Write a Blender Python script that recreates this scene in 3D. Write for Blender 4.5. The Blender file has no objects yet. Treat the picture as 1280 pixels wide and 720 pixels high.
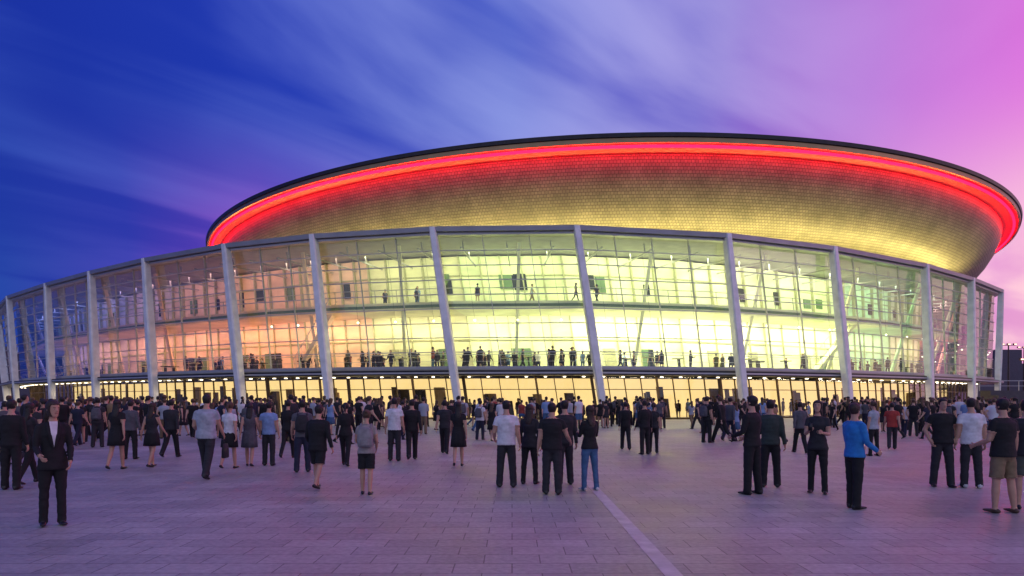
import bpy, math, random
import numpy as np
from mathutils import Vector, Matrix, noise
random.seed(7)
D=bpy.data
scene=bpy.context.scene
col=scene.collection
F=853.333; HZ=497.0; CH=1.75
rad=math.radians

# ---------------------------------------------------------------- materials
def newmat(name):
    m=D.materials.new(name); m.use_nodes=True
    nt=m.node_tree
    return m,nt,nt.nodes["Principled BSDF"]
def lk(nt,a,b): nt.links.new(a,b)
def plain(name,c,rough=.6,metal=0,var=.15,scale=3.0,bump=0.0,emit=None,es=0):
    m,nt,b=newmat(name)
    tc=nt.nodes.new("ShaderNodeTexCoord")
    n=nt.nodes.new("ShaderNodeTexNoise"); n.inputs["Scale"].default_value=scale; n.inputs["Detail"].default_value=5
    lk(nt,tc.outputs["Object"],n.inputs["Vector"])
    r=nt.nodes.new("ShaderNodeValToRGB")
    r.color_ramp.elements[0].position=.3; r.color_ramp.elements[1].position=.7
    r.color_ramp.elements[0].color=(*[x*(1-var) for x in c],1)
    r.color_ramp.elements[1].color=(*[min(1,x*(1+var)) for x in c],1)
    lk(nt,n.outputs["Fac"],r.inputs["Fac"]); lk(nt,r.outputs["Color"],b.inputs["Base Color"])
    b.inputs["Roughness"].default_value=rough; b.inputs["Metallic"].default_value=metal
    if bump:
        bp=nt.nodes.new("ShaderNodeBump"); bp.inputs["Strength"].default_value=bump; bp.inputs["Distance"].default_value=.02
        lk(nt,n.outputs["Fac"],bp.inputs["Height"]); lk(nt,bp.outputs["Normal"],b.inputs["Normal"])
    if emit:
        b.inputs["Emission Color"].default_value=(*emit,1); b.inputs["Emission Strength"].default_value=es
    return m
_c={}
def cloth(c):
    k=("c",)+tuple(c)
    if k not in _c:
        _c[k]=plain("cloth",c,.85,0,.22,9,.5)
    return _c[k]
def skinm(c):
    k=("s",)+tuple(c)
    if k not in _c:
        _c[k]=plain("skin",c,.5,0,.08,14)
    return _c[k]
def emis(name,c,s):
    m=D.materials.new(name); m.use_nodes=True; nt=m.node_tree; nt.nodes.clear()
    e=nt.nodes.new("ShaderNodeEmission"); o=nt.nodes.new("ShaderNodeOutputMaterial")
    e.inputs["Color"].default_value=(*c,1); e.inputs["Strength"].default_value=s
    lk(nt,e.outputs[0],o.inputs["Surface"]); return m

# ---------------------------------------------------------------- mesh builder
class MB:
    def __init__(s): s.v=[]; s.f=[]; s.m=[]
    def loft(s,rings,mat=0,caps=True):
        b=len(s.v); n=len(rings[0])
        for r in rings: s.v.extend([tuple(p) for p in r])
        for k in range(len(rings)-1):
            for i in range(n):
                j=(i+1)%n
                s.f.append((b+k*n+i,b+k*n+j,b+(k+1)*n+j,b+(k+1)*n+i)); s.m.append(mat)
        if caps:
            s.f.append(tuple(b+i for i in reversed(range(n)))); s.m.append(mat)
            e=b+(len(rings)-1)*n
            s.f.append(tuple(e+i for i in range(n))); s.m.append(mat)
    def limb(s,pts,rads,mat=0,n=10,ref=None,round_=True):
        pts=[Vector(p) for p in pts]
        rads=[(r,r) if not isinstance(r,tuple) else r for r in rads]
        if round_:
            d0=(pts[1]-pts[0]).normalized(); d1=(pts[-1]-pts[-2]).normalized()
            r0=rads[0]; r1=rads[-1]; m0=min(r0); m1=min(r1)
            pts=[pts[0]-d0*m0*.8]+pts+[pts[-1]+d1*m1*.8]
            rads=[(r0[0]*.5,r0[1]*.5)]+rads+[(r1[0]*.5,r1[1]*.5)]
        rings=[]
        for k,p in enumerate(pts):
            a=pts[max(k-1,0)]; c=pts[min(k+1,len(pts)-1)]
            d=(c-a).normalized()
            rf=Vector(ref) if ref is not None else Vector((1,0,0))
            if abs(d.dot(rf))>.93: rf=Vector((0,1,0))
            ax=(rf-d*rf.dot(d)).normalized(); ay=d.cross(ax)
            rings.append([p+ax*(math.cos(t)*rads[k][0])+ay*(math.sin(t)*rads[k][1]) for t in [2*math.pi*i/n for i in range(n)]])
        s.loft(rings,mat)
    def ell(s,c,r,mat=0,n=12,k=8,fn=None):
        rings=[]
        for a in range(k+1):
            ph=-math.pi/2+math.pi*(a+.15)/(k+.3)
            ring=[]
            for i in range(n):
                t=2*math.pi*i/n
                p=Vector((c[0]+r[0]*math.cos(ph)*math.cos(t),c[1]+r[1]*math.cos(ph)*math.sin(t),c[2]+r[2]*math.sin(ph)))
                ring.append(fn(p) if fn else p)
            rings.append(ring)
        s.loft(rings,mat)
    def box(s,c,h,mat=0,fn=None):
        b=len(s.v)
        for z in(-1,1):
            for x,y in((-1,-1),(1,-1),(1,1),(-1,1)):
                p=Vector((c[0]+x*h[0],c[1]+y*h[1],c[2]+z*h[2])); s.v.append(tuple(fn(p) if fn else p))
        for q in((3,2,1,0),(4,5,6,7),(0,1,5,4),(1,2,6,5),(2,3,7,6),(3,0,4,7)):
            s.f.append(tuple(b+i for i in q)); s.m.append(mat)
    def hexa(s,P,mat=0):
        b=len(s.v); s.v.extend([tuple(p) for p in P])
        for q in((3,2,1,0),(4,5,6,7),(0,1,5,4),(1,2,6,5),(2,3,7,6),(3,0,4,7)):
            s.f.append(tuple(b+i for i in q)); s.m.append(mat)
    def quad(s,P,mat=0):
        b=len(s.v); s.v.extend([tuple(p) for p in P]); s.f.append((b,b+1,b+2,b+3)); s.m.append(mat)
    def beam(s,a,b,w,d,mat=0,ref=(0,1,0)):
        a=Vector(a); b=Vector(b); z=(b-a).normalized(); rf=Vector(ref)
        if abs(z.dot(rf))>.95: rf=Vector((1,0,0))
        y=(rf-z*rf.dot(z)).normalized(); x=y.cross(z)
        P=[]
        for e in(a,b):
            for i,j in((-1,-1),(1,-1),(1,1),(-1,1)): P.append(e+x*(i*w/2)+y*(j*d/2))
        s.hexa(P,mat)
    def obj(s,name,mats,parent=None,smooth=False,bevel=0):
        me=D.meshes.new(name); me.from_pydata(s.v,[],s.f); me.update()
        for m in mats: me.materials.append(m)
        me.polygons.foreach_set("material_index",s.m)
        if smooth: me.polygons.foreach_set("use_smooth",[True]*len(s.f))
        o=D.objects.new(name,me); col.objects.link(o)
        if parent: o.parent=parent
        return o
def empty(name):
    e=D.objects.new(name,None); col.objects.link(e); return e

# ---------------------------------------------------------------- people
def remesh_arrays(mb,voxel,sm=3):
    me=D.meshes.new("tmp"); me.from_pydata(mb.v,[],mb.f); me.update()
    o=D.objects.new("tmp",me); col.objects.link(o)
    r=o.modifiers.new("r","REMESH"); r.mode='VOXEL'; r.voxel_size=voxel
    s=o.modifiers.new("s","SMOOTH"); s.factor=.5; s.iterations=sm
    dg=bpy.context.evaluated_depsgraph_get(); ev=o.evaluated_get(dg)
    m2=ev.to_mesh()
    nv=len(m2.vertices); co=np.empty(nv*3); m2.vertices.foreach_get("co",co); co=co.reshape(-1,3)
    faces=[tuple(p.vertices) for p in m2.polygons]
    ev.to_mesh_clear()
    D.objects.remove(o); D.meshes.remove(me)
    return co,faces

def person_mesh(name,mats,sex='m',height=1.75,pose=None,outfit=None,voxel=.016,fingers=True,build=1.0):
    """mats: 0 skin 1 top 2 bottom 3 shoe 4 hair 5 accessory 6 eye white 7 dark 8 inner shirt 9 lips. figure faces +Y"""
    pz=dict(legL=(0,0),legR=(0,0),armL=(0,8,12,0),armR=(0,8,12,0),lean=0,yaw=0,nod=0,splay=8,stance=0)
    pz.update(pose or {})
    of=dict(sleeve='short',bottom='trousers',hair='short',shirt_hem=.87,bag=None,skirt=0,jacket=False)
    of.update(outfit or {})
    if of['skirt']:
        for q in('legL','legR'): pz[q]=(pz[q][0]*.6,pz[q][1])
    B=MB(); X=MB(); bones=[]
    fem=sex=='f'
    lean=rad(pz['lean'])
    piv=Vector((0,0,.95))
    R=Matrix.Rotation(-lean,3,'X')
    UT=lambda p:R@(Vector(p)-piv)+piv
    bw=build
    hem=of['shirt_hem']
    jit=random.random()*50
    if fem: T=[(1.02,.152,.108),(1.10,.13,.096),(1.2,.14,.104),(1.29,.152,.122),(1.37,.150,.098),(1.42,.12,.078),(1.46,.065,.058),(1.50,.048,.05)]
    else: T=[(1.02,.163,.116),(1.10,.162,.112),(1.2,.168,.116),(1.3,.178,.122),(1.38,.176,.106),(1.43,.135,.084),(1.47,.072,.063),(1.51,.052,.055)]
    hw,hd=(.178,.132) if fem else (.176,.13)
    T=[(hem,hw+.006,hd+.004),(hem+.03,hw+.004,hd+.003),((hem+1.02)/2+.01,(hw+T[0][1])/2+.004,(hd+T[0][2])/2+.004)]+T
    k=1.04*bw
    rings=[]
    for z,rx,ry in T:
        kk=k if z<1.4 else 1
        rings.append([UT((rx*kk*math.cos(t),ry*kk*math.sin(t)-(.012 if 1.15<z<1.42 else 0),z)) for t in [2*math.pi*i/24 for i in range(24)]])
    B.loft(rings)
    rings=[]
    for z,rx,ry in [(.80,.07,.07),(.84,.13,.10),(.89,.162,.12),(.95,.165,.122),(1.02,.145,.10)]:
        rings.append([Vector((rx*k*math.cos(t),ry*k*math.sin(t)-.008,z)) for t in [2*math.pi*i/20 for i in range(20)]])
    B.loft(rings)
    yaw=rad(pz['yaw']); nod=rad(pz['nod'])
    hc=Vector((0,.02,1.535))
    HR=Matrix.Rotation(yaw,3,'Z')@Matrix.Rotation(-nod,3,'X')
    def HT(p): return UT(HR@Vector(p)+hc)
    B.limb([UT((0,-.008,1.42)),UT((0,.008,1.57))],[.06 if not fem else .05,.054 if not fem else .046],n=12)
    HD=[(-.012,.022,.026,.052),(.005,.038,.04,.04),(.035,.050,.060,.024),(.07,.060,.076,.010),(.11,.069,.09,0),(.15,.072,.095,-.004),(.185,.064,.084,-.008),(.208,.044,.058,-.008),(.219,.02,.026,-.008)]
    rings=[]
    for z,rx,ry,yo in HD:
        rings.append([HT((rx*math.cos(t),ry*math.sin(t)+yo,z)) for t in [2*math.pi*i/18 for i in range(18)]])
    B.loft(rings)
    B.limb([HT((0,.083,.118)),HT((0,.103,.078))],[.009,.014],n=8)
    for s in(-1,1):
        B.ell((0,0,0),(.010,.02,.03),n=8,k=6,fn=lambda p,s=s:HT((p.x+s*.072,p.y-.005,p.z+.095)))
        if fingers:
            X.ell((0,0,0),(.012,.006,.005),6,n=8,k=6,fn=lambda p,s=s:HT((p.x+s*.030,p.y+.079,p.z+.108)))
            X.ell((0,0,0),(.006,.004,.005),7,n=8,k=4,fn=lambda p,s=s:HT((p.x+s*.030,p.y+.084,p.z+.108)))
            X.limb([HT((s*.014,.090,.124)),HT((s*.030,.087,.128)),HT((s*.046,.076,.124))],[.003,.004,.003],4,n=6)
    if fingers: X.limb([HT((-.022,.080,.046)),HT((0,.087,.045)),HT((.022,.080,.046))],[.003,.005,.003],9,n=6)
    hs=of['hair']
    def hn(q): 
        q=q+Vector((jit,0,0)); return noise.noise(q*25)*.5+noise.noise(q*60)*.5
    nu,nv=28,14
    low={'short':.045,'pony':.06,'bun':.06,'long':.0}[hs]
    thick=.012 if hs=='short' else .015
    rings=[]
    for a in range(nv+1):
        f=a/nv
        ring=[]
        for i in range(nu):
            t=2*math.pi*i/nu
            c_,s_=math.cos(t),math.sin(t)
            front=max(0,s_)
            line=low+(.165-low)*min(1,front*1.9)**1.2 if s_>0 else low
            if hs=='short' and s_<=0: line=low+.03*(1-min(1,-s_*1.6))
            zz=line+(.232-line)*f
            rx,ry,yo=.001,.001,-.008
            for (z0,x0,y0,o0),(z1,x1,y1,o1) in zip(HD[:-1],HD[1:]):
                if z0<=min(zz,.2189)<=z1:
                    q=(min(zz,.2189)-z0)/(z1-z0); rx=x0+(x1-x0)*q; ry=y0+(y1-y0)*q; yo=o0+(o1-o0)*q
            if zz>.205:
                g=max(0,(.232-zz)/.027)**.5; rx=.05*g+.001; ry=.064*g+.001
            if s_<0 and zz<.11:
                q=1-zz/.11; ry=ry*(1-q)+.088*q; rx=max(rx,.064)
            th=thick+.006*hn(Vector((c_*.1,s_*.1,zz)))
            if a==0: th=.002
            ring.append(HT(((rx+th)*c_,(ry+th)*s_+yo,zz+(.006*hn(Vector((c_*.2,s_*.2,zz+3))) if f<.9 else 0))))
        rings.append(ring)
    X.loft(rings,4)
    if hs=='long':
        X.limb([HT((0,-.045,.15)),HT((0,-.055,.06)),HT((0,-.06,-.01)),UT((0,-.075,1.45)),UT((0,-.105,1.37)),UT((.01,-.115,1.31))],[(.068,.045),(.08,.05),(.084,.045),(.085,.035),(.07,.024),(.04,.012)],4,n=16)
    if hs=='pony':
        X.limb([HT((0,-.1,.16)),HT((0,-.135,.13)),HT((0,-.14,.03)),HT((0,-.12,-.04))],[.022,.03,.026,.01],4,n=10)
    if hs=='bun':
        X.ell((0,0,0),(.04,.035,.038),4,n=12,k=8,fn=lambda p:HT(p+Vector((0,-.1,.19))+Vector((1,1,1))*.004*hn(p)))
    sw=(.160 if fem else .185)*(.6+.4*bw)
    ls=of['sleeve']
    for s,key in((-1,'armL'),(1,'armR')):
        a,ab,e,inw=pz[key]; a=rad(a);ab=rad(ab);e=rad(e)
        S_=Vector((s*sw,-.008,1.395))
        d1=Vector((s*math.sin(ab),math.sin(a)*math.cos(ab),-math.cos(a)*math.cos(ab))).normalized()
        d2=Vector((s*(math.sin(ab)-inw),math.sin(a+e),-math.cos(a+e))).normalized()
        E=S_+d1*.285; W=E+d2*.245
        S_,E,W=UT(S_),UT(E),UT(W); d1=(E-S_).normalized(); d2=(W-E).normalized()
        c=1.0 if not fem else .86
        lo=ls=='long'
        B.limb([UT((s*.05,-.005,1.425)),UT((s*sw*.72,-.006,1.408)),S_+d1*.02],[.05*c,.058*c,.056*c],n=12)
        x=1.16 if lo else 1
        B.limb([S_,S_+d1*.12,E,E+d2*.07,W],[.056*c,.05*c*x,.041*c*x,.042*c*x,.029*c*x*(1.1 if lo else 1)],n=12)
        bones.append((UT((s*.08,0,1.40)),UT((s*sw,0,1.395)),.06,.06,lambda t:1))
        if ls=='none': bones.append((S_+d1*.03,E,.055,.045,lambda t:0))
        else: bones.append((S_,E,.055,.045,(lambda t:1) if lo else (lambda t:1 if t<.5 else 0)))
        bones.append((E,W,.045,.03,(lambda t:1 if t<.97 else 0) if lo else (lambda t:0)))
        if ls=='short':
            B.limb([S_+d1*.02,S_+d1*.09,S_+d1*.16],[.056*c,.061*c,.065*c],n=14,round_=False)
        if lo: X.limb([W-d2*.05,W-d2*.0],[.036*c,.037*c],1,n=12,round_=False)
        ax=(Vector((1,0,0))-d2*d2.x)
        if ax.length<.3: ax=Vector((0,0,1))
        ax.normalize(); ay=d2.cross(ax)
        B.limb([W-d2*.01,W+d2*.03,W+d2*.085],[(.02*c,.026*c),(.016*c,.038*c),(.013*c,.037*c)],n=10,ref=ax)
        bones.append((W+d2*.012,W+d2*.09,.025,.025,lambda t:0))
        if fingers:
            for q,(o,L) in enumerate(((-.029,.07),(-.010,.08),(.010,.075),(.028,.06))):
                b0=W+d2*.075+ay*o*c; dd=(d2*1-ax*s*.35).normalized(); d3=(d2*.55-ax*s*.8).normalized()
                b1=b0+dd*L*.55; b2=b1+d3*L*.5
                X.limb([b0,b1,b2],[.0085,.008,.0065],0,n=7)
            t0=W+d2*.03-ay*.03*c; td=(d2*.75-ay*.6-ax*s*.3).normalized()
            X.limb([t0,t0+td*.03,t0+td*.03+(d2*.95-ax*s*.3).normalized()*.028],[.011,.009,.007],0,n=7)
        else:
            X.limb([W+d2*.08,W+d2*.12,(W+d2*.15-ax*s*.02)],[(.011,.032),(.011,.03),(.008,.02)],0,n=8,ref=ax)
        if key=='armR': handR=W+d2*.1
        else: handL=W+d2*.1
    bt=of['bottom']; full=bt=='trousers'
    for s,key in((-1,'legL'),(1,'legR')):
        a,kn=pz[key]; a=rad(a); kn=rad(kn)
        Hh=Vector((s*.086,0,.90))
        so=pz['stance']*s
        d1=Vector((so,math.sin(a),-math.cos(a))).normalized()
        d2=Vector((so*.6,math.sin(a-kn),-math.cos(a-kn))).normalized()
        K=Hh+d1*.41; A=K+d2*.405
        lb=(.55+.45*bw)
        if full:
            rr=[.092,.092,.078,.074,.072,.066]
            if fem: rr=[.094,.087,.066,.062,.06,.054]
        else: rr=[.088,.08,.054,.053,.055,.036]
        B.limb([Hh,Hh+d1*.15,K-d1*.02,K+d2*.06,K+d2*.15,A],[(r*lb,r*lb) for r in rr],n=14)
        if full:
            B.limb([K+d2*.1,A-d2*.03,A+d2*.035],[rr[4]*lb,rr[5]*lb*1.03,(rr[5]*lb*1.05,rr[5]*lb*1.2)],n=14,round_=False)
            bones.append((Hh,K,.085,.065,lambda t:2)); bones.append((K,A+d2*.03,.065,.055,lambda t:2))
        else:
            bones.append((Hh,K,.085,.065,lambda t:2 if (bt=='shorts' and t<.86) or t<.3 else 0)); bones.append((K,A,.065,.04,lambda t:0))
        if bt=='shorts':
            B.limb([Hh+d1*.02,Hh+d1*.15,K-d1*.1,K-d1*.05],[.094*lb,.096*lb,.09*lb,.094*lb],n=18,round_=False)
        sp=rad(pz['splay'])*s
        tilt=max(0,(kn-a))*.6 if kn>.2 else 0
        fd=Vector((math.sin(sp),math.cos(sp)*math.cos(tilt),-math.sin(tilt)))
        up=Vector((0,math.sin(tilt),math.cos(tilt)))
        c=A-up*.045
        B.limb([A,c-fd*.01],[.042,.04],n=10)
        B.limb([c-fd*.055,c+fd*.02,c+fd*.1,c+fd*.165],[(.034,.034),(.036,.036),(.043,.026),(.036,.018)],n=12)
        bones.append((c-fd*.06,c+fd*.17,.035,.03,lambda t:3))
        if not full: bones.append((A-up*.01,c,.035,.03,lambda t:3))
    if of['skirt']:
        hz=of['skirt']; rings=[]
        for z,rx,ry in ((hz,.215,.19),((hz+.9)/2,.205,.17),(.92,.185,.14),(1.02,.15,.108)):
            w=.014*(1.02-z)/.5
            rings.append([Vector(((rx+w*math.sin(9*t+jit))*math.cos(t),(ry+w*math.sin(9*t+jit))*math.sin(t),z)) for t in [2*math.pi*i/36 for i in range(36)]])
        X.loft(rings,2)
    if of['jacket']:
        P=[(1.10,.0,.125),(1.2,.020,.128),(1.3,.034,.131),(1.38,.042,.112),(1.43,.048,.088),(1.47,.05,.066)]
        b=len(X.v)
        for z,w,y in P:
            for s in(-1,0,1): X.v.append(tuple(UT((s*w,y+(.006 if s==0 else .0),z))))
        for k_ in range(len(P)-1):
            for s in(0,1):
                q=b+k_*3+s; X.f.append((q+1,q,q+3,q+4)); X.m.append(8)
        for s in(-1,1):
            X.limb([UT((s*.006,.128,1.09)),UT((s*.045,.128,1.28)),UT((s*.066,.092,1.40)),UT((s*.062,.03,1.46)),UT((s*.035,-.045,1.475))],[(.012,.006),(.026,.007),(.02,.008),(.012,.012),(.01,.012)],1,n=8)
    elif ls!='none':
        pts=[UT((.060*math.cos(t)*(.95 if fem else 1.05),.056*math.sin(t)+.002,1.468-.018*max(0,math.sin(t)))) for t in [2*math.pi*i/16 for i in range(17)]]
        X.limb(pts,[.009]*17,1,n=6,round_=False,ref=(0,0,1))
    bag=of['bag']
    if bag=='backpack':
        rings=[]
        for z,rx,ry in ((1.0,.12,.05),(1.02,.15,.075),(1.12,.16,.09),(1.25,.155,.085),(1.36,.13,.065),(1.41,.08,.035)):
            rg=[]
            for i in range(20):
                t=2*math.pi*i/20; cx=math.cos(t); sy=math.sin(t)
                rg.append(UT((rx*math.copysign(abs(cx)**.6,cx),-.17+ry*math.copysign(abs(sy)**.6,sy),z)))
            rings.append(rg)
        X.loft(rings,5)
        X.loft([[UT((.1*math.copysign(abs(math.cos(t))**.5,math.cos(t)),-.25+.03*math.sin(t),z)) for t in [2*math.pi*i/16 for i in range(16)]] for z in(1.04,1.05,1.16,1.18)],5)
        for s in(-1,1):
            X.limb([UT((s*.1,-.12,1.38)),UT((s*.105,0,1.475)),UT((s*.11,.12,1.36)),UT((s*.13,.13,1.2)),UT((s*.15,0,1.05)),UT((s*.13,-.13,1.05))],[(.024,.008)]*6,5,n=8)
    if bag=='shoulder':
        rings=[]
        for z,rx,ry in ((.84,.05,.12),(.87,.06,.15),(.99,.055,.145),(1.05,.03,.13)):
            rings.append([UT((.235+rx*math.cos(t),ry*math.sin(t)-.02,z)) for t in [2*math.pi*i/16 for i in range(16)]])
        X.loft(rings,5)
        X.limb([UT((.235,.09,1.03)),UT((.14,.1,1.3)),UT((-.02,.05,1.475)),UT((-.04,-.04,1.47)),UT((.1,-.13,1.25)),UT((.235,-.12,1.03))],[(.016,.006)]*6,5,n=6)
    if bag=='tote':
        h=handR
        X.loft([[(h.x+.01+rx*math.cos(t),h.y+ry*math.copysign(abs(math.sin(t))**.6,math.sin(t)),h.z+zz) for t in [2*math.pi*i/16 for i in range(16)]] for zz,rx,ry in((-.42,.04,.13),(-.40,.055,.15),(-.25,.05,.155),(-.12,.02,.15))],5)
        for xx in(-.015,.015): X.limb([(h.x+xx,h.y-.08,h.z-.13),(h.x+xx,h.y-.02,h.z+.0),(h.x+xx,h.y+.02,h.z+.0),(h.x+xx,h.y+.08,h.z-.13)],[.006]*4,5,n=6)
    if bag=='phone':
        h=handR
        X.box((h.x,h.y+.02,h.z+.04),(.035,.006,.07),7)
    co,faces=remesh_arrays(B,voxel,2 if voxel<.025 else 1)
    fc=np.array([co[list(f)].mean(axis=0) for f in faces])
    Rn=np.array(R); pv=np.array(piv)
    uc=(fc-pv)@Rn+pv
    reg=np.where(uc[:,2]>hem-.004,1,2)
    reg[(uc[:,2]>1.462)]=0
    best=np.full(len(fc),1e9); r2=np.zeros(len(fc),int)
    for a,b,ra,rb,fn in bones:
        a=np.array(a); b=np.array(b); ab=b-a; L=ab@ab
        t=np.clip(((fc-a)@ab)/L,0,1)
        d=np.linalg.norm(fc-(a+t[:,None]*ab),axis=1)-(ra+(rb-ra)*t)
        tv=np.linspace(0,1,41); lut=np.array([fn(x) for x in tv])
        rg=lut[np.clip((t*40).round().astype(int),0,40)]
        u=d<best; best[u]=d[u]; r2[u]=rg[u]
    trunk_d=(np.hypot(uc[:,0],uc[:,1]*1.3)-.165*bw)
    intr=(uc[:,2]>.80)&(trunk_d<best)
    use2=~intr&(uc[:,2]<1.462)
    use2&=~((uc[:,2]<hem+.12)&(uc[:,2]>hem-.004)&(np.abs(uc[:,0])<.2*bw)&(np.isin(r2,[2])))
    reg[use2]=r2[use2]
    # cloth folds
    if voxel<.025:
        clv=np.zeros(len(co),bool)
        for f,rg_ in zip(faces,reg):
            if rg_ in(1,2):
                for i in f: clv[i]=True
        for i in np.nonzero(clv)[0]:
            p=Vector(co[i]); q=Vector((p.x*5+jit,p.y*5,p.z*11))
            n_=noise.noise(q)+.6*noise.noise(q*2.1)
            c0=Vector((0,0,p.z)) if p.z>.85 else Vector((math.copysign(.1,p.x),0,p.z))
            dd=(p-c0); 
            if dd.length>.02: co[i]+=np.array(dd.normalized())*n_*.008
    n0=len(co)
    V=co.tolist()+[tuple(v) for v in X.v]
    Fs=faces+[tuple(i+n0 for i in f) for f in X.f]
    M=reg.tolist()+X.m
    V=np.array(V); mz=co[:,2].min(); V[:,2]-=mz; top=V[:,2].max()
    V*=height/top
    me=D.meshes.new(name); me.from_pydata(V.tolist(),[],Fs); me.update()
    for m in mats: me.materials.append(m)
    me.polygons.foreach_set("material_index",M)
    me.polygons.foreach_set("use_smooth",[True]*len(Fs))
    return me

SK=[(.48,.27,.19),(.36,.19,.12),(.55,.34,.25),(.16,.08,.05)]
HAIR=[(.012,.009,.008),(.03,.016,.01),(.07,.04,.02),(.01,.01,.01)]
eye=plain("eye_white",(.55,.55,.55),.3); darkm=plain("dark_detail",(.01,.01,.012),.3); lip=plain("lips",(.3,.1,.09),.5)
shoeM=[plain("shoe_black",(.015,.015,.017),.4),plain("shoe_white",(.5,.5,.52),.5),plain("shoe_brown",(.08,.045,.03),.5)]
BLK=(.008,.008,.010); NAVY=(.013,.017,.04); GR=(.08,.08,.095); WH=(.6,.6,.64); LG=(.33,.36,.42); LB=(.2,.31,.53); JEAN=(.05,.12,.24); KHAKI=(.2,.14,.08); CHR=(.02,.02,.025)
walkA=dict(legL=(20,4),legR=(-16,14),armL=(-18,7,10,0),armR=(20,7,18,0))
walkB=dict(legL=(-18,20),legR=(18,4),armL=(18,7,18,0),armR=(-16,7,10,0))
stand=dict(legL=(2,2),legR=(-3,2),stance=.05)
stand2=dict(legL=(-4,0),legR=(5,8),stance=.07,armL=(5,10,25,.1),armR=(0,9,10,0))
phone=dict(legL=(2,2),legR=(-3,4),stance=.06,armL=(15,8,85,.5),armR=(15,8,95,.5),nod=-12)
pock=dict(legL=(2,2),legR=(-2,4),stance=.09,armL=(-14,20,42,.55),armR=(-14,20,42,.55))
def ppl(x,fy,hy,sex,head,top,bot,pose,shoe=0,hcol=0,skin=0,build=1.0,acc=GR,**of):
    z=1493.3/(fy-HZ); h=min(1.9,max(1.5,(fy-hy)/F*z))
    X=(x-640)/F*z
    near=z<15
    if ("h",hcol) not in _c: _c[("h",hcol)]=plain("hair",HAIR[hcol],.55,0,.4,40,.6)
    mats=[skinm(SK[skin]),cloth(top),cloth(bot),shoeM[shoe],_c[("h",hcol)],cloth(acc),eye,darkm,cloth(WH),lip]
    nm='man' if sex=='m' else 'woman'
    me=person_mesh(nm,mats,sex,h,pose,of,voxel=.0125 if z<11 else (.0155 if near else .02),fingers=near or z<20,build=build)
    o=D.objects.new(nm,me); o.location=(X,z,0); o.rotation_euler=(0,0,rad(head)); col.objects.link(o)
    return o

ppl(66,657,500,'f',-140,BLK,BLK,dict(legL=(2,2),legR=(-2,3),stance=.03,armL=(3,10,30,.25),armR=(8,9,55,.3),yaw=25),hcol=1,hair='long',sleeve='long',jacket=True,shirt_hem=.80,acc=BLK)
ppl(14,612,499,'m',10,BLK,BLK,stand,sleeve='long')
ppl(36,604,503,'f',-15,CHR,BLK,walkA,sleeve='long',shirt_hem=.78,bag='shoulder',acc=BLK,hair='long')
ppl(146,587,499,'f',5,BLK,BLK,walkB,sleeve='short',bottom='skirt',skirt=.62,hair='long')
ppl(163,574,500,'m',0,GR,BLK,stand2,sleeve='long')
ppl(190,584,503,'f',-10,CHR,BLK,walkA,bottom='skirt',skirt=.6,sleeve='none',hcol=1,hair='long')
ppl(214,572,499,'m',0,CHR,BLK,walkB,sleeve='long')
ppl(258,598,493,'m',5,LG,CHR,dict(walkA,armL=(5,12,60,.3)),build=1.1,bag='tote',acc=CHR)
ppl(287,586,502,'f',-4,WH,BLK,walkB,bottom='skirt',skirt=.58,hcol=2,hair='pony')
ppl(312,583,504,'f',10,GR,GR,walkA,bottom='skirt',skirt=.55,sleeve='none',hair='long')
ppl(336,582,502,'m',0,LB,CHR,stand)
ppl(360,573,500,'f',0,BLK,BLK,walkB,sleeve='long')
ppl(378,590,500,'m',15,GR,NAVY,stand2,bag='backpack',acc=CHR)
ppl(397,611,506,'m',-8,BLK,BLK,dict(legL=(16,6),legR=(-12,22),armL=(8,12,40,.2),armR=(-8,12,25,0),lean=4),sleeve='long',bottom='shorts',build=1.1,shirt_hem=.82)
ppl(432,582,503,'f',5,BLK,BLK,walkA,sleeve='long',hair='pony')
ppl(458,618,512,'f',3,(.3,.27,.26),BLK,dict(legL=(6,4),legR=(-5,6),armL=(10,12,60,.35),armR=(5,10,40,.3)),bottom='shorts',bag='backpack',acc=(.22,.21,.22),hcol=2,hair='bun')
ppl(493,576,497,'m',0,WH,CHR,stand)
ppl(515,575,499,'m',8,BLK,BLK,walkB,sleeve='long')
ppl(556,567,500,'m',0,CHR,BLK,walkA)
ppl(573,583,502,'f',0,BLK,BLK,walkB,bottom='skirt',skirt=.55,sleeve='short',hair='long')
ppl(633,609,500,'m',5,WH,CHR,dict(stand,armL=(6,12,50,.3),armR=(-4,9,14,0),stance=.08),build=1.05)
ppl(662,605,505,'f',-20,CHR,BLK,stand2,sleeve='long',shirt_hem=.82,hair='long',hcol=1)
ppl(690,618,503,'m',0,BLK,CHR,dict(stand,armR=(8,20,50,0)),build=1.08)
ppl(706,606,500,'m',15,CHR,CHR,stand2,sleeve='long')
ppl(737,613,506,'f',25,BLK,JEAN,phone,sleeve='long',hcol=1,shoe=1,hair='long')
ppl(782,562,502,'m',0,BLK,BLK,walkA,sleeve='long')
ppl(806,568,500,'m',20,BLK,BLK,stand2,sleeve='long')
ppl(817,566,503,'f',-20,CHR,BLK,stand,hair='pony')
ppl(940,618,494,'m',40,BLK,BLK,dict(stand,armL=(10,9,60,.3),armR=(5,10,60,.3),nod=-8,stance=.06),sleeve='long')
ppl(963,609,499,'m',-20,(.03,.045,.04),BLK,stand2,sleeve='long')
ppl(1022,617,500,'f',150,CHR,BLK,phone,sleeve='short',hair='long',bag='phone',shirt_hem=.84)
ppl(1068,636,503,'m',-75,(.02,.19,.5),BLK,dict(legL=(3,3),legR=(-2,3),stance=.02,armL=(12,9,55,.1),armR=(10,8,45,.15),yaw=15,nod=-8),sleeve='long',hcol=1)
ppl(1178,609,497,'m',170,BLK,CHR,pock,build=1.05)
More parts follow.
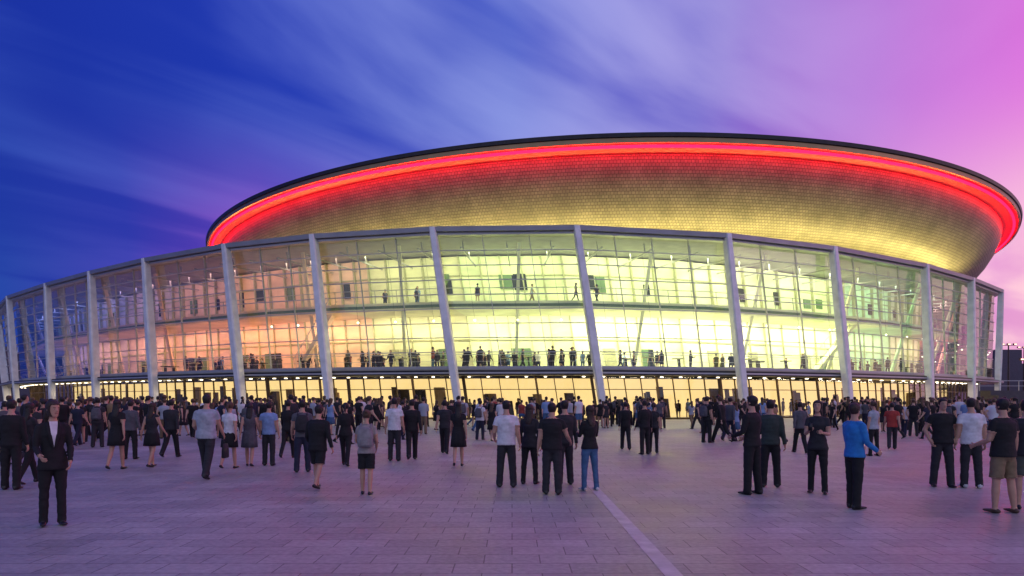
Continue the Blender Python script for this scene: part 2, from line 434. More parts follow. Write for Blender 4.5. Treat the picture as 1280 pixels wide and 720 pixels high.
ppl(1214,610,497,'m',-10,WH,CHR,stand,build=1.05,shoe=1)
ppl(1254,641,497,'m',15,BLK,KHAKI,dict(stand,armL=(10,9,60,.2),stance=.09),bottom='shorts',build=1.1,shoe=2)
ppl(1283,636,499,'m',-20,CHR,(.06,.07,.06),stand2,bottom='shorts',build=1.05,shoe=0)
ppl(1115,562,503,'m',-30,(.35,.04,.03),CHR,walkB)
ppl(1092,570,501,'f',20,LG,BLK,stand,hcol=2,hair='pony')
ppl(1000,566,502,'m',0,GR,BLK,walkA,sleeve='long')

# distant crowd (instanced variants)
def rampmat(name,cols,rough=.85):
    m,nt,b=newmat(name)
    oi=nt.nodes.new("ShaderNodeObjectInfo"); r=nt.nodes.new("ShaderNodeValToRGB"); r.color_ramp.interpolation='CONSTANT'
    e=r.color_ramp.elements
    while len(e)<len(cols): e.new(.5)
    for i,(p,c) in enumerate(cols): e[i].position=p; e[i].color=(*c,1)
    lk(nt,oi.outputs["Random"],r.inputs["Fac"]); lk(nt,r.outputs["Color"],b.inputs["Base Color"]); b.inputs["Roughness"].default_value=rough
    return m
topR=rampmat("crowd_top",[(0,BLK),(.5,CHR),(.62,NAVY),(.72,GR),(.8,WH),(.87,LB),(.91,(.3,.05,.04)),(.93,(.25,.16,.08)),(.95,LG)])
botR=rampmat("crowd_bottom",[(0,BLK),(.4,CHR),(.7,NAVY),(.84,JEAN),(.94,KHAKI)])
variants=[]
cm=[skinm(SK[0]),topR,botR,shoeM[0],_c[("h",0)],cloth(GR),eye,darkm,cloth(WH),lip]
cm2=[skinm(SK[2]),topR,botR,shoeM[0],_c[("h",2)],cloth(CHR),eye,darkm,cloth(WH),lip]
spec=[('m',walkA,{}),('m',walkB,dict(sleeve='long')),('f',walkA,dict(bottom='skirt',skirt=.55,sleeve='none',hair='long')),('m',stand,dict(bottom='shorts')),
('f',stand2,dict(sleeve='long',hair='pony')),('m',phone,dict(sleeve='long')),('f',walkB,dict(hair='long')),('m',stand2,dict(bag='backpack')),('m',pock,{}),('f',stand,dict(bottom='skirt',skirt=.7,sleeve='short',hair='bun')),
('m',dict(legL=(26,6),legR=(-22,24),armL=(-26,8,16,0),armR=(28,8,30,0),lean=4),dict(sleeve='long')),('f',dict(legL=(-20,26),legR=(24,6),armL=(10,12,70,.4),armR=(-14,8,12,0),yaw=30),dict(hair='pony'))]
for i,(sx,ps,of) in enumerate(spec):
    variants.append(person_mesh("crowd_person",cm if i%2 else cm2,sx,1.68 if sx=='f' else 1.78,ps,of,voxel=.028,fingers=False,build=random.uniform(.95,1.12)))
crowd=empty("crowd")
def crowd_add(X,Y,Z,parent,rot=None):
    o=D.objects.new("crowd_member",random.choice(variants)); o.location=(X,Y,Z)
    o.rotation_euler=(0,0,random.gauss(0,.8) if rot is None else rot); k=random.uniform(.9,1.06); o.scale=(k,k,k)
    col.objects.link(o); o.parent=parent
random.seed(21)
for i in range(350):
    r=random.random()
    if r<.57: x=random.uniform(60,620)
    elif r<.67: x=random.uniform(620,840)
    else: x=random.uniform(850,1270)
    z=44-19*random.random()**2.3
    if 620<x<850: z=random.uniform(36,45)
    if x<300: z=random.uniform(25,54)
    if x>1080: z=random.uniform(28,56)
    crowd_add((x-640)/F*z,z,0,crowd)
for i in range(30):
    x=random.uniform(-40,130); z=random.uniform(17,34); crowd_add((x-640)/F*z,z,0,crowd)

# ---------------------------------------------------------------- arena facade
arena=empty("stadium_arena")
HT_=14.4
px=[(12,370,22),(60,354,66),(115,339,121),(183,323,194),(283,305,304),(392,293,414),(541,284,576),(720,282,757),(908,292,933),(1040,308,1064),(1155,330,1164),(1213,347,1215),(1250,362,1246)]
TOP=[];BOT=[]
for w in((-88,128),(-84,112),(-74,98)):
    TOP.append(Vector((w[0],w[1],HT_))); BOT.append(Vector((w[0]*.985,w[1]+.6,0)))
for xt,yt,xb in px:
    z=(HT_-CH)*F/(HZ-yt); TOP.append(Vector(((xt-640)/F*z,z,HT_)))
    zb=z+.5; BOT.append(Vector(((xb-640)/F*zb,zb,0)))
for w in((61.3,90),(64,103),(64.5,120)):
    TOP.append(Vector((w[0],w[1],HT_))); BOT.append(Vector((w[0]-.4,w[1],0)))
N=len(TOP)
NI=[]
for i in range(N):
    a=TOP[max(i-1,0)]; b=TOP[min(i+1,N-1)]; d=(b-a); d.z=0; d.normalize()
    NI.append(Vector((-d.y,d.x,0)))
def C(i,h,off): 
    return BOT[i].lerp(TOP[i],h/HT_)+NI[i]*off
def S(i,u,h,off): return C(i,h,off).lerp(C(i+1,h,off),u)
BW=[(TOP[i+1]-TOP[i]).length for i in range(N-1)]
def hx(mb,i,u0,u1,h0,h1,o0,o1,mat=0):
    mb.hexa([S(i,u0,h0,o0),S(i,u1,h0,o0),S(i,u1,h0,o1),S(i,u0,h0,o1),S(i,u0,h1,o0),S(i,u1,h1,o0),S(i,u1,h1,o1),S(i,u0,h1,o1)],mat)
steel=plain("painted_steel",(.42,.42,.45),.35,.3,.06,1.5)
edgeM=plain("roof_edge_metal",(.26,.26,.29),.4,.4,.1,1)
white=plain("column_paint",(.68,.68,.70),.4,.1,.12,1.6,.1)
dark=plain("dark_metal",(.03,.03,.038),.4,.5,.2,2)
conc=plain("concrete",(.3,.3,.3),.7,0,.15,1)
floorM=plain("interior_floor",(.35,.33,.28),.3,0,.1,1)
mb=MB()
for i in range(N):
    b=C(i,HT_-.05,-.1)
    t=(TOP[min(i+1,N-1)]-TOP[max(i-1,0)]); t.z=0; t.normalize()
    ni=NI[i]; pull=min(2.0,1.9/max(.35,abs(ni.dot(BOT[i].normalized()))))
    a=BOT[i]-BOT[i].normalized()*pull+Vector((0,0,-.1))
    m=a.lerp(b,.45)
    def rg(c,w,d): return [c+t*(sx*w)+ni*(sy*d) for sx,sy in((-1,-.6),(-.75,-1),(.75,-1),(1,-.6),(1,1),(-1,1))]
    mb.loft([rg(a,.24,.26),rg(m,.32,.36),rg(b,.24,.3)],0)
    mb.hexa([a+t*sx*.4+ni*sy*.42+Vector((0,0,hh)) for hh in(.1,.16) for sx,sy in((-1,-1),(1,-1),(1,1),(-1,1))],0)
mb.obj("leaning_columns",[white],arena)
par=MB(); can=MB(); mul=MB(); gl=MB(); slab=MB(); ent=MB(); egl=MB()
H0=4.1;H1=13.85;ROWS=9
random.seed(3)
for i in range(N-1):
    hx(par,i,0,1,14.02,14.38,-.35,.5,0)
    hx(par,i,0,1,13.82,13.98,-.02,.55,1)
    hx(can,i,0,1,3.42,3.78,-.55,1.2,0)
    hx(can,i,0,1,3.52,3.64,-.61,-.553,1)
    hx(par,i,0,1,3.92,4.12,.35,.72,1)
    hx(slab,i,0,1,3.783,3.918,.3,9.5,0)
    nv=max(2,round(BW[i]/3.3))
    for r in range(ROWS+1):
        h=H0+(H1-H0)*r/ROWS
        if 0<r<ROWS: hx(mul,i,0,1,h-.032,h+.032,.45,.6)
    for k in range(0,nv+1):
        w=.022/BW[i]; u=k/nv
        if k in(0,nv): continue
        hx(mul,i,u-w,u+w,H0,H1,.47,.64)
    for r in range(ROWS):
        for k in range(nv):
            ha=H0+(H1-H0)*r/ROWS; hb=H0+(H1-H0)*(r+1)/ROWS
            j=[random.uniform(-.016,.016) for _ in range(4)]
            gl.quad([S(i,k/nv,ha,.54+j[0]),S(i,(k+1)/nv,ha,.54+j[1]),S(i,(k+1)/nv,hb,.54+j[2]),S(i,k/nv,hb,.54+j[3])])
    ne=max(4,round(BW[i]/1.5))
    for k in range(ne+1):
        w=(.035 if k%4 else .09)/BW[i]; u=min(max(k/ne,w),1-w)
        hx(ent,i,u-w,u+w,0,3.42,2.9,3.02)
        if k%4==1:
            for du in(-.15,.15): hx(ent,i,u+du/BW[i]-w*.25,u+du/BW[i]+w*.25,.9,1.3,2.8,2.86)
    hx(ent,i,0,1,2.37,2.43,2.91,3.01); hx(ent,i,0,1,.0,.12,2.92,3.0)
    egl.quad([S(i,0,.1,2.97),S(i,1,.1,2.97),S(i,1,3.42,2.97),S(i,0,3.42,2.97)])
par.obj("roof_edge",[edgeM,steel],arena); can.obj("entrance_canopy",[dark,steel],arena)
mul.obj("glazing_bars",[steel],arena); slab.obj("concourse_floor",[floorM],arena)
bronze=plain("door_frames",(.09,.06,.035),.35,.7,.2,2)
ent.obj("door_frames",[bronze],arena)
def glassmat(name,tint,ior=1.5,base=.05):
    m=D.materials.new(name); m.use_nodes=True; nt=m.node_tree; nt.nodes.clear()
    tr=nt.nodes.new("ShaderNodeBsdfTransparent"); tr.inputs[0].default_value=(*tint,1)
    g=nt.nodes.new("ShaderNodeBsdfGlossy"); g.inputs["Roughness"].default_value=.03; g.inputs[0].default_value=(.95,.95,1,1)
    lw=nt.nodes.new("ShaderNodeFresnel"); lw.inputs["IOR"].default_value=ior
    ad=nt.nodes.new("ShaderNodeMath"); ad.operation='MULTIPLY_ADD'; ad.inputs[1].default_value=1.3; ad.inputs[2].default_value=base
    mx=nt.nodes.new("ShaderNodeMixShader"); o=nt.nodes.new("ShaderNodeOutputMaterial")
    lk(nt,lw.outputs[0],ad.inputs[0]); lk(nt,ad.outputs[0],mx.inputs[0]); lk(nt,tr.outputs[0],mx.inputs[1]); lk(nt,g.outputs[0],mx.inputs[2]); lk(nt,mx.outputs[0],o.inputs["Surface"])
    return m
glassM=glassmat("facade_glass",(.88,.93,.88),base=.03)
gl.obj("facade_glass",[glassM],arena); egl.obj("door_glass",[glassM],arena)

# wall colour with the bay's light tint put in, upper light colour, upper level, lower level, lower light colour
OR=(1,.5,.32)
BAY={0:((.4,.42,.7),(.3,.4,1),.4,.6,(.7,.5,.8)),1:((.4,.42,.7),(.3,.4,1),.4,.6,(.7,.5,.8)),2:((.5,.45,.65),(.35,.4,1),.5,.8,(.9,.5,.6)),  # left bays: blue walls and lights imitate sky reflected in the glass
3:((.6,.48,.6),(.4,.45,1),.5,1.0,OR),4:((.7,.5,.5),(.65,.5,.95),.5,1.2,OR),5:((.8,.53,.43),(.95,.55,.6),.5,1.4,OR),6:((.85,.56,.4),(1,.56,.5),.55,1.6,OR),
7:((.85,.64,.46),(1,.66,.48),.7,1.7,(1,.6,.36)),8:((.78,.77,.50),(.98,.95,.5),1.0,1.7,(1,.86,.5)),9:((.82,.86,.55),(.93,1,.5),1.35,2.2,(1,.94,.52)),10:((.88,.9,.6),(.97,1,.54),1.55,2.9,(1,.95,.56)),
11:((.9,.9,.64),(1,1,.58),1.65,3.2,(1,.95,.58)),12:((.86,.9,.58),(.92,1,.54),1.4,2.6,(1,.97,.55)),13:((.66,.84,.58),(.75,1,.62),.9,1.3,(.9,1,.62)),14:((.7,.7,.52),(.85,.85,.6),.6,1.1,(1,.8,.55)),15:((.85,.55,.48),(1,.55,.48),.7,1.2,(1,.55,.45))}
def area(name,loc,rot,sx,sy,c,e,parent):
    l=D.lights.new(name,'AREA'); l.shape='RECTANGLE'; l.size=sx; l.size_y=sy; l.color=c; l.energy=e
    o=D.objects.new(name,l); o.location=loc; o.rotation_euler=rot; col.objects.link(o); o.parent=parent; return o
random.seed(11)
inn=MB(); win=MB(); ew=MB(); pend=MB()
innmats=[]
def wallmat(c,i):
    m,nt,b=newmat("interior_wall_glow")
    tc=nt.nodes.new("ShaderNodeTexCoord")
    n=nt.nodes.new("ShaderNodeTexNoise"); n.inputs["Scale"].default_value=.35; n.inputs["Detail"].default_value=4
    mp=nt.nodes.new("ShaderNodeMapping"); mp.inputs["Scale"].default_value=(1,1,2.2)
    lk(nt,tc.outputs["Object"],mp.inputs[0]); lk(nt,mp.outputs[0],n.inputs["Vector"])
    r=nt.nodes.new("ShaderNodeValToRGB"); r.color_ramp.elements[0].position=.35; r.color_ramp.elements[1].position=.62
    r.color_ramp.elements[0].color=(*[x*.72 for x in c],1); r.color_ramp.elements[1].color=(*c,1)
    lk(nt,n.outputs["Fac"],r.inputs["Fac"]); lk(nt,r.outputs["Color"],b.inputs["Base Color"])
    lk(nt,r.outputs["Color"],b.inputs["Emission Color"]); b.inputs["Emission Strength"].default_value=.12*BAY[i][2]  # weak emission added to the walls in place of room light
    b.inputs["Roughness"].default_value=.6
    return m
entW=plain("foyer_wall_glow",(.75,.55,.3),.6,0,.5,.8,0,(1,.68,.28),1.15)  # emission makes the wall itself glow, standing in for foyer lamps
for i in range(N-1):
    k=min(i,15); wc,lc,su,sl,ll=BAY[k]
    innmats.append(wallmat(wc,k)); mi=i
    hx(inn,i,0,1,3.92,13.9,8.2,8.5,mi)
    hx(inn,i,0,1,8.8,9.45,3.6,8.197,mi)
    hx(win,i,0,1,9.0,9.22,3.52,3.597,2)
    hx(win,i,0,1,10.45,10.5,3.52,3.6,1)
    for q in range(5):
        u=(q+.5)/5; w=.02/BW[i]; hx(win,i,u-w,u+w,9.452,10.45,3.53,3.59,1)
    for q in range(random.randint(1,3)):
        u=random.uniform(.08,.85); w=random.uniform(.5,1.3)/BW[i]; h=random.uniform(10.6,11.2)
        hx(win,i,u,min(.98,u+w),h,h+random.uniform(.8,1.5),8.05,8.19,random.choice((0,0,2)))
    for q in range(random.randint(2,3)):
        u=random.uniform(.05,.85); w=random.uniform(.7,1.5)/BW[i]
        hx(win,i,u,min(.98,u+w),3.95,6.0,8.06,8.19,random.choice((0,2,3)))
    nr=5
    for q in range(nr):
        u=q/nr+.003; w=.07/BW[i]; hx(win,i,u,u+2*w,9.47,13.9,7.9,8.19,3)
        w=.04/BW[i]; hx(win,i,u,u+2*w,3.95,8.78,8.0,8.19,3)
    hx(win,i,0,1,6.7,6.82,8.1,8.19,3); hx(win,i,0,1,12.2,12.3,8.1,8.19,3)
    hx(win,i,0,1,5.0,5.05,.95,1.0,1); hx(win,i,0,1,4.5,4.53,.95,.98,1)
    for q in range(3):
        u=(q+.5)/3; w=.05/BW[i]
        hx(win,i,u-w,u+w,13.0,13.12,.8,8.1,1); hx(win,i,u-w*.6,u+w*.6,13.12,13.8,2.0,2.12,1); hx(win,i,u-w*.6,u+w*.6,13.12,13.8,5.0,5.12,1)
    inn.beam(C(i,3.93,5.6)+(C(i+1,3.93,5.6)-C(i,3.93,5.6))*.42,C(i,13.9,3.0)+(C(i+1,13.9,3.0)-C(i,13.9,3.0))*.6,.26,.26,mi)
    if i in(7,12):
        a=S(i,.2,3.95,5.0); b=S(i,.75,9.1,5.0); inn.beam(a,b,.3,1.2,mi)
        for oo in(4.4,5.6):
            win.beam(S(i,.2,5.0,oo),S(i,.75,10.1,oo),.05,.05,1)
            for q in range(6):
                f=(q+.5)/6; u=.2+.55*f; hh=3.95+5.15*f; win.beam(S(i,u,hh,oo),S(i,u,hh+1.05,oo),.035,.035,1)
    if i>6:
        for q in range(3):
            u=(q+.5)/3; p=S(i,u,7.8,2.6); pend.ell(p,(.09,.09,.09),0,8,6); win.beam(p+Vector((0,0,.08)),S(i,u,13.0,2.6),.015,.015,0)
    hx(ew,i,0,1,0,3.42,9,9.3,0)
    for q in range(7):
        u=random.uniform(.02,.9); w=random.uniform(.3,1.2)/BW[i]
        hx(ew,i,u,min(.99,u+w),0,random.uniform(1.4,3.0),6.5+q*.3,6.7+q*.3,random.choice((1,2,2,3)))
    for q in range(7):
        u=(q+.5)/7; p=S(i,u,3.36,1.9); pend.box(p,(.1,.1,.03),1)
    for q in range(4):
        u=random.uniform(.05,.8); w=random.uniform(.6,1.3)/BW[i]; o=1.6+q*1.1
        hx(win,i,u,u+w,4.85,4.93,o,o+.6,random.choice((0,3)))
        hx(win,i,u+w*.4,u+w*.6,3.92,4.85,o+.2,o+.4,0)
    if 1<=i<=15:
        d=TOP[i+1]-TOP[i]; ang=math.atan2(d.y,d.x)
        p=S(i,.5,13.7,5.2); area("ceiling_light",p,(rad(28),0,ang),BW[i]*.8,.8,lc,300*su*BW[i]/10,arena)
        p=S(i,.5,8.75,6.2); area("gallery_light",p,(rad(10),0,ang),BW[i]*.8,.6,ll,330*sl*BW[i]/10,arena)
        p=S(i,.5,3.40,1.6); area("canopy_light",p,(0,0,ang),BW[i]*.7,.12,(1,.78,.48),190*BW[i]/10,arena)
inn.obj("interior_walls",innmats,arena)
winM=plain("window_dark",(.03,.035,.03),.2); gpan=plain("green_panel",(.12,.2,.1),.5); brn=plain("timber_rib",(.42,.42,.26),.5)
win.obj("interior_fittings",[winM,steel,gpan,brn],arena)
pend.obj("pendant_lamps",[emis("pendant_glow",(1,.92,.7),4),emis("downlight_glow",(1,.85,.6),6)],arena)
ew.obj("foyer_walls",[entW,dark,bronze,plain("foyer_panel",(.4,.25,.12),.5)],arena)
rb=MB()
back=[(60,150),(40,178),(10,190),(-30,186),(-62,170),(-82,150)]
outline=[(C(i,14.0,.3).x,C(i,14.0,.3).y) for i in range(N)]+back
cx,cy=0,110
rb.v.append((cx,cy,14.05)); 
for x,y in outline: rb.v.append((x,y,14.05))
n=len(outline)
for i in range(n): rb.f.append((0,1+i,1+(i+1)%n)); rb.m.append(0)
pts=[outline[N-1]]+back+[outline[0]]
for a,b in zip(pts[:-1],pts[1:]): rb.quad([(a[0],a[1],0),(b[0],b[1],0),(b[0],b[1],14.04),(a[0],a[1],14.04)],0)
rb.obj("roof_deck",[conc],arena)

# ---------------------------------------------------------------- bowl
CX,CY=14.0,137.5; RA,RB=67.0,77.5
def bowl_pt(t,r,h):
    k=r/64.2
    return Vector((CX+RA*k*math.sin(t),CY-RB*k*math.cos(t),h))
prof=[(46,14.1),(52,15.0),(56.2,16.2),(58.4,17.3),(60.0,18.7),(61.1,20.2),(61.9,21.7),(62.4,23.1),(62.5,23.9)]
NT=320
def revolve(name,prof,mat,uv=False,smooth=True,a0=0,a1=360):
    mbx=MB(); full=(a1-a0)>=360; nt_=NT if full else NT+1
    for k,(r,h) in enumerate(prof):
        for i in range(nt_): mbx.v.append(tuple(bowl_pt(rad(a0+(a1-a0)*i/NT),r,h)))
    for k in range(len(prof)-1):
        for i in range(NT):
            j=(i+1)%nt_
            mbx.f.append((k*nt_+i,k*nt_+j,(k+1)*nt_+j,(k+1)*nt_+i)); mbx.m.append(0)
    o=mbx.obj(name,[mat],arena,smooth)
    if uv:
        me=o.data; uvl=me.uv_layers.new(name="UVMap"); L=[0]
        for r0,r1 in zip(prof[:-1],prof[1:]): L.append(L[-1]+math.hypot(r1[0]-r0[0],r1[1]-r0[1]))
        data=[]
        for k in range(len(prof)-1):
            for i in range(NT):
                u0=i/NT*440;u1=(i+1)/NT*440
                data+= [u0,L[k],u1,L[k],u1,L[k+1],u0,L[k+1]]
        uvl.data.foreach_set("uv",data)
    return o
m,nt,b=newmat("bowl_cladding")
uvn=nt.nodes.new("ShaderNodeUVMap")
br=nt.nodes.new("ShaderNodeTexBrick"); br.inputs["Scale"].default_value=1; br.inputs["Brick Width"].default_value=.36; br.inputs["Row Height"].default_value=.30
br.inputs["Mortar Size"].default_value=.03; br.inputs["Mortar Smooth"].default_value=.4; br.offset=.5
br.inputs["Color1"].default_value=(.27,.235,.18,1); br.inputs["Color2"].default_value=(.20,.175,.135,1); br.inputs["Mortar"].default_value=(.07,.06,.05,1)
lk(nt,uvn.outputs[0],br.inputs["Vector"])
nz=nt.nodes.new("ShaderNodeTexNoise"); nz.inputs["Scale"].default_value=.35; nz.inputs["Detail"].default_value=4; lk(nt,uvn.outputs[0],nz.inputs["Vector"])
mz=nt.nodes.new("ShaderNodeMapRange"); mz.inputs[1].default_value=.3; mz.inputs[2].default_value=.7; mz.inputs[3].default_value=.8; mz.inputs[4].default_value=1.2; lk(nt,nz.outputs["Fac"],mz.inputs[0])
vs=nt.nodes.new("ShaderNodeVectorMath"); vs.operation='SCALE'; lk(nt,br.outputs["Color"],vs.inputs[0]); lk(nt,mz.outputs[0],vs.inputs["Scale"])
lk(nt,vs.outputs[0],b.inputs["Base Color"])
bp=nt.nodes.new("ShaderNodeBump"); bp.inputs["Strength"].default_value=.4; bp.inputs["Distance"].default_value=.03; bp.invert=True
lk(nt,br.outputs["Fac"],bp.inputs["Height"]); lk(nt,bp.outputs["Normal"],b.inputs["Normal"])
b.inputs["Roughness"].default_value=.5; b.inputs["Metallic"].default_value=.15
revolve("bowl_cladding",prof,m,True)
rimG=plain("rim_gold",(.30,.2,.11),.35,.6,.1,1)
revolve("rim_soffit",[(62.5,23.92),(63.2,24.25),(64.0,24.42)],plain("soffit_glow_red",(.5,.045,.06),.5))  # red of the LED glow put into the soffit colour, against yellow uplight
revolve("rim_trim",[(64.0,24.20),(64.2,24.20),(64.22,24.62),(64.0,24.62)],rimG,False,False)
revolve("rim_fascia",[(64.0,24.64),(64.35,24.66),(64.4,25.0),(64.2,25.1),(55,26.2),(30,28),(.1,29)],dark,False,False)
def tube(name,r,h,rr,mat,a0=0,a1=360):
    revolve(name,[(r+rr*math.cos(a),h+rr*math.sin(a)) for a in [2*math.pi*i/6 for i in range(7)]],mat,False,True,a0,a1)
tube("red_led_strip",63.6,24.12,.14,emis("red_led",(1,.001,.006),34))
tube("yellow_uplight_strip",60.0,14.35,.16,emis("yellow_uplight",(1,.86,.26),60),-105,44)

ic=empty("indoor_crowd")
random.seed(5)
for i in range(90):
    b=random.choice([6,7,8,8,8,9,9,9,10,10,11,12,13]); u=random.random(); o=random.uniform(1.8,7.4)
    p=S(b,u,3.92,o); crowd_add(p.x,p.y,3.92,ic,random.uniform(0,6.28))
for i in range(8):
    b=random.choice([8,9,10,11,12]); p=S(b,random.random(),9.35,random.uniform(4.5,7)); crowd_add(p.x,p.y,9.455,ic,random.uniform(0,6.28))
for i in range(60):
    b=random.randint(4,13); p=S(b,random.random(),0,random.uniform(3.6,6)); crowd_add(p.x,p.y,0,ic,random.uniform(0,6.28))

# ---------------------------------------------------------------- ground
m,nt,b=newmat("stone_paving")
tc=nt.nodes.new("ShaderNodeTexCoord")
br=nt.nodes.new("ShaderNodeTexBrick"); br.inputs["Scale"].default_value=1; br.inputs["Brick Width"].default_value=.6; br.inputs["Row Height"].default_value=.4
br.inputs["Mortar Size"].default_value=.007; br.offset=.5
br.inputs["Color1"].default_value=(.36,.375,.35,1); br.inputs["Color2"].default_value=(.28,.295,.28,1); br.inputs["Mortar"].default_value=(.13,.135,.13,1)
lk(nt,tc.outputs["Object"],br.inputs["Vector"])
n1=nt.nodes.new("ShaderNodeTexNoise"); n1.inputs["Scale"].default_value=.35; n1.inputs["Detail"].default_value=8; n1.inputs["Roughness"].default_value=.65
lk(nt,tc.outputs["Object"],n1.inputs["Vector"])
n2=nt.nodes.new("ShaderNodeTexNoise"); n2.inputs["Scale"].default_value=14; n2.inputs["Detail"].default_value=6
lk(nt,tc.outputs["Object"],n2.inputs["Vector"])
mr=nt.nodes.new("ShaderNodeMapRange"); mr.inputs[1].default_value=.3; mr.inputs[2].default_value=.7; mr.inputs[3].default_value=.66; mr.inputs[4].default_value=1.28
lk(nt,n1.outputs["Fac"],mr.inputs[0])
mr2=nt.nodes.new("ShaderNodeMapRange"); mr2.inputs[1].default_value=.3; mr2.inputs[2].default_value=.7; mr2.inputs[3].default_value=.82; mr2.inputs[4].default_value=1.16
lk(nt,n2.outputs["Fac"],mr2.inputs[0])
mu=nt.nodes.new("ShaderNodeMath"); mu.operation='MULTIPLY'; lk(nt,mr.outputs[0],mu.inputs[0]); lk(nt,mr2.outputs[0],mu.inputs[1])
vm=nt.nodes.new("ShaderNodeVectorMath"); vm.operation='SCALE'; lk(nt,br.outputs["Color"],vm.inputs[0]); lk(nt,mu.outputs[0],vm.inputs["Scale"])
lk(nt,vm.outputs[0],b.inputs["Base Color"])
mr3=nt.nodes.new("ShaderNodeMapRange"); mr3.inputs[1].default_value=.3; mr3.inputs[2].default_value=.7; mr3.inputs[3].default_value=.4; mr3.inputs[4].default_value=.65
lk(nt,n1.outputs["Fac"],mr3.inputs[0]); lk(nt,mr3.outputs[0],b.inputs["Roughness"])
b.inputs["Specular IOR Level"].default_value=.4
bp=nt.nodes.new("ShaderNodeBump"); bp.inputs["Strength"].default_value=.35; bp.inputs["Distance"].default_value=.01
sb=nt.nodes.new("ShaderNodeMath"); sb.operation='SUBTRACT'; lk(nt,n2.outputs["Fac"],sb.inputs[0]); lk(nt,br.outputs["Fac"],sb.inputs[1])
lk(nt,sb.outputs[0],bp.inputs["Height"]); lk(nt,bp.outputs["Normal"],b.inputs["Normal"])
g=MB(); g.quad([(-1500,-300,0),(1500,-300,0),(1500,2500,0),(-1500,2500,0)]); g.obj("plaza_ground",[m])
stripM=plain("pale_stone",(.47,.48,.46),.6,0,.2,4,.2)
g=MB(); g.quad([(1.5,1,.004),(1.68,1,.004),(1.68,14.5,.004),(1.5,14.5,.004)]); g.obj("paving_strip",[stripM])

# ---------------------------------------------------------------- right side terrace, masts, background
tr=MB()
for s in range(5):
    tr.box((61+s*.3,66+s*1.6,.25+s*.25),(12,.8,.25+s*.25-.002*s),0)
for s in range(12):
    tr.beam((50+s*2.1,73,2.45),(50+s*2.1,73,3.5),.06,.06,1)
tr.beam((49.5,73,3.55),(74,73,3.55),.07,.07,1); tr.beam((49.5,73,3.0),(74,73,3.0),.05,.05,1)
tr.obj("stepped_terrace",[plain("terrace_concrete",(.07,.065,.08),.7),steel])
def mast(x,y,h):
    q=MB(); q.limb([(x,y,0),(x,y,h*.5),(x,y,h)],[.16,.11,.07],0,n=10)
    q.beam((x-.9,y,h),(x+.9,y,h),.08,.08,0)
    for s in(-.8,0,.8): q.box((x+s,y-.05,h+.12),(.22,.1,.12),0); q.box((x+s,y-.17,h+.12),(.16,.012,.08),1)
    q.obj("street_lamp",[dark,emis("lamp_lens",(1,.5,.4),3)])
mast(64,88,8.5); mast(75,100,9); mast(59,78,6)
bg=MB(); random.seed(9)
for i in range(60):
    x=-420+i*16; bg.box((x,330+random.uniform(-30,30),random.uniform(4,11)),(random.uniform(6,11),8,random.uniform(8,14)),0)
bg.obj("distant_buildings",[plain("distant_wall",(.08,.07,.1),.8)])

# ---------------------------------------------------------------- world
w=D.worlds.new("World"); scene.world=w; w.use_nodes=True; nt=w.node_tree
for n in list(nt.nodes): nt.nodes.remove(n)
out=nt.nodes.new("ShaderNodeOutputWorld"); bgn=nt.nodes.new("ShaderNodeBackground")
tc=nt.nodes.new("ShaderNodeTexCoord"); sp=nt.nodes.new("ShaderNodeSeparateXYZ"); lk(nt,tc.outputs["Generated"],sp.inputs[0])
def M(op,a,b=None,c=None,clamp=False):
    n=nt.nodes.new("ShaderNodeMath"); n.operation=op; n.use_clamp=clamp
    for k,v in enumerate((a,b,c)):
        if v is None: continue
        if isinstance(v,(int,float)): n.inputs[k].default_value=v
        else: lk(nt,v,n.inputs[k])
    return n.outputs[0]
def MR(v,a,b,c=0,d=1,smooth=True):
    n=nt.nodes.new("ShaderNodeMapRange"); n.interpolation_type='SMOOTHSTEP' if smooth else 'LINEAR'
    n.inputs[1].default_value=a;n.inputs[2].default_value=b;n.inputs[3].default_value=c;n.inputs[4].default_value=d
    lk(nt,v,n.inputs[0]); return n.outputs[0]
def RAMP(v,els):
    n=nt.nodes.new("ShaderNodeValToRGB"); e=n.color_ramp.elements
    while len(e)<len(els): e.new(.5)
    for i,(p,c) in enumerate(els): e[i].position=p; e[i].color=(*c,1)
    lk(nt,v,n.inputs[0]); return n.outputs[0]
def MIX(f,a,b):
    n=nt.nodes.new("ShaderNodeMix"); n.data_type='RGBA'
    lk(nt,f,n.inputs[0])
    for k,v in((6,a),(7,b)):
        if isinstance(v,tuple): n.inputs[k].default_value=(*v,1)
        else: lk(nt,v,n.inputs[k])
    return n.outputs[2]
x,y,z=sp.outputs; zc=M('MAXIMUM',z,0.0)
u=MR(x,-.6,.6,0,1,False)
base=RAMP(u,[(0,(.008,.028,.34)),(.3,(.015,.042,.45)),(.5,(.04,.08,.54)),(.7,(.13,.11,.58)),(.86,(.38,.09,.58)),(1,(.60,.07,.58))])
cloudc=RAMP(u,[(0,(.035,.09,.5)),(.25,(.10,.15,.62)),(.5,(.27,.32,.78)),(.72,(.42,.36,.78)),(.86,(.52,.24,.74)),(1,(.78,.17,.74))])
horc=RAMP(u,[(0,(.015,.06,.38)),(.1,(.06,.05,.44)),(.22,(.38,.055,.54)),(.4,(.34,.09,.62)),(.8,(.6,.3,.7)),(.92,(1.0,.5,.75)),(1,(1.1,.75,.72))])
den=M('ADD',zc,.16)
cmb=nt.nodes.new("ShaderNodeCombineXYZ"); lk(nt,M('DIVIDE',x,den),cmb.inputs[0]); lk(nt,M('DIVIDE',y,den),cmb.inputs[1])
mp=nt.nodes.new("ShaderNodeMapping"); mp.inputs["Rotation"].default_value=(0,0,rad(38)); lk(nt,cmb.outputs[0],mp.inputs[0])
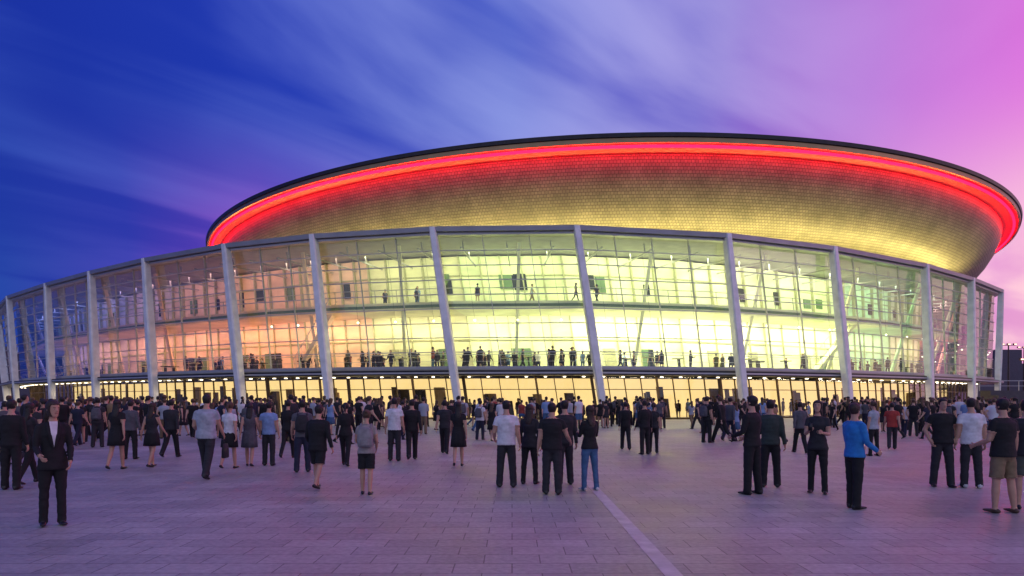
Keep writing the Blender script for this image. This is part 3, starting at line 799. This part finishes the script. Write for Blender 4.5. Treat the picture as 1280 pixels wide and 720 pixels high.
mp2=nt.nodes.new("ShaderNodeMapping"); mp2.inputs["Scale"].default_value=(1.7,.55,1); mp2.inputs["Location"].default_value=(3.1,1.3,0); lk(nt,mp.outputs[0],mp2.inputs[0])
ns=nt.nodes.new("ShaderNodeTexNoise"); ns.inputs["Scale"].default_value=1.0; ns.inputs["Detail"].default_value=6; ns.inputs["Roughness"].default_value=.45; ns.inputs["Distortion"].default_value=.9
lk(nt,mp2.outputs[0],ns.inputs["Vector"])
ns2=nt.nodes.new("ShaderNodeTexNoise"); ns2.inputs["Scale"].default_value=2.2; ns2.inputs["Detail"].default_value=3
lk(nt,tc.outputs["Generated"],ns2.inputs["Vector"])
cl=M('ADD',M('MULTIPLY',ns.outputs["Fac"],.74),M('MULTIPLY',ns2.outputs["Fac"],.32))
clf=MR(M('ADD',cl,MR(x,-.55,.1,-.03,.04)),.42,.66,0,.95)
c1=MIX(clf,base,cloudc)
hf_=MR(zc,.10,.38,1,0)
hf2=M('MULTIPLY',hf_,MR(ns.outputs["Fac"],.35,.6,.4,1))
c2=MIX(hf2,c1,horc)
bk=MR(y,.1,-.8,0,1)
c3=MIX(bk,c2,(.46,.50,.74))
sky=nt.nodes.new("ShaderNodeTexSky"); sky.sky_type='NISHITA'; sky.sun_disc=False; sky.sun_elevation=rad(1.0); sky.sun_rotation=rad(70)
ms=nt.nodes.new("ShaderNodeVectorMath"); ms.operation='SCALE'; ms.inputs["Scale"].default_value=.004; lk(nt,sky.outputs[0],ms.inputs[0])
ad=nt.nodes.new("ShaderNodeVectorMath"); ad.operation='ADD'; lk(nt,c3,ad.inputs[0]); lk(nt,ms.outputs[0],ad.inputs[1])
lk(nt,ad.outputs[0],bgn.inputs[0]); bgn.inputs[1].default_value=1.0; lk(nt,bgn.outputs[0],out.inputs[0])
sl=D.lights.new("dusk_sun",'SUN'); sl.energy=.12; sl.angle=rad(20); sl.color=(1,.65,.75)
so=D.objects.new("dusk_sun",sl); so.rotation_euler=(rad(70),0,rad(70)); col.objects.link(so)

# ---------------------------------------------------------------- camera
cam=D.cameras.new("camera"); cam.lens=24; cam.sensor_width=36; cam.shift_y=137/1280; cam.clip_end=5000
co=D.objects.new("camera",cam); co.location=(0,0,CH); co.rotation_euler=(rad(90),0,0); col.objects.link(co); scene.camera=co
scene.view_settings.view_transform='Standard'; scene.view_settings.look='None'; scene.view_settings.exposure=0
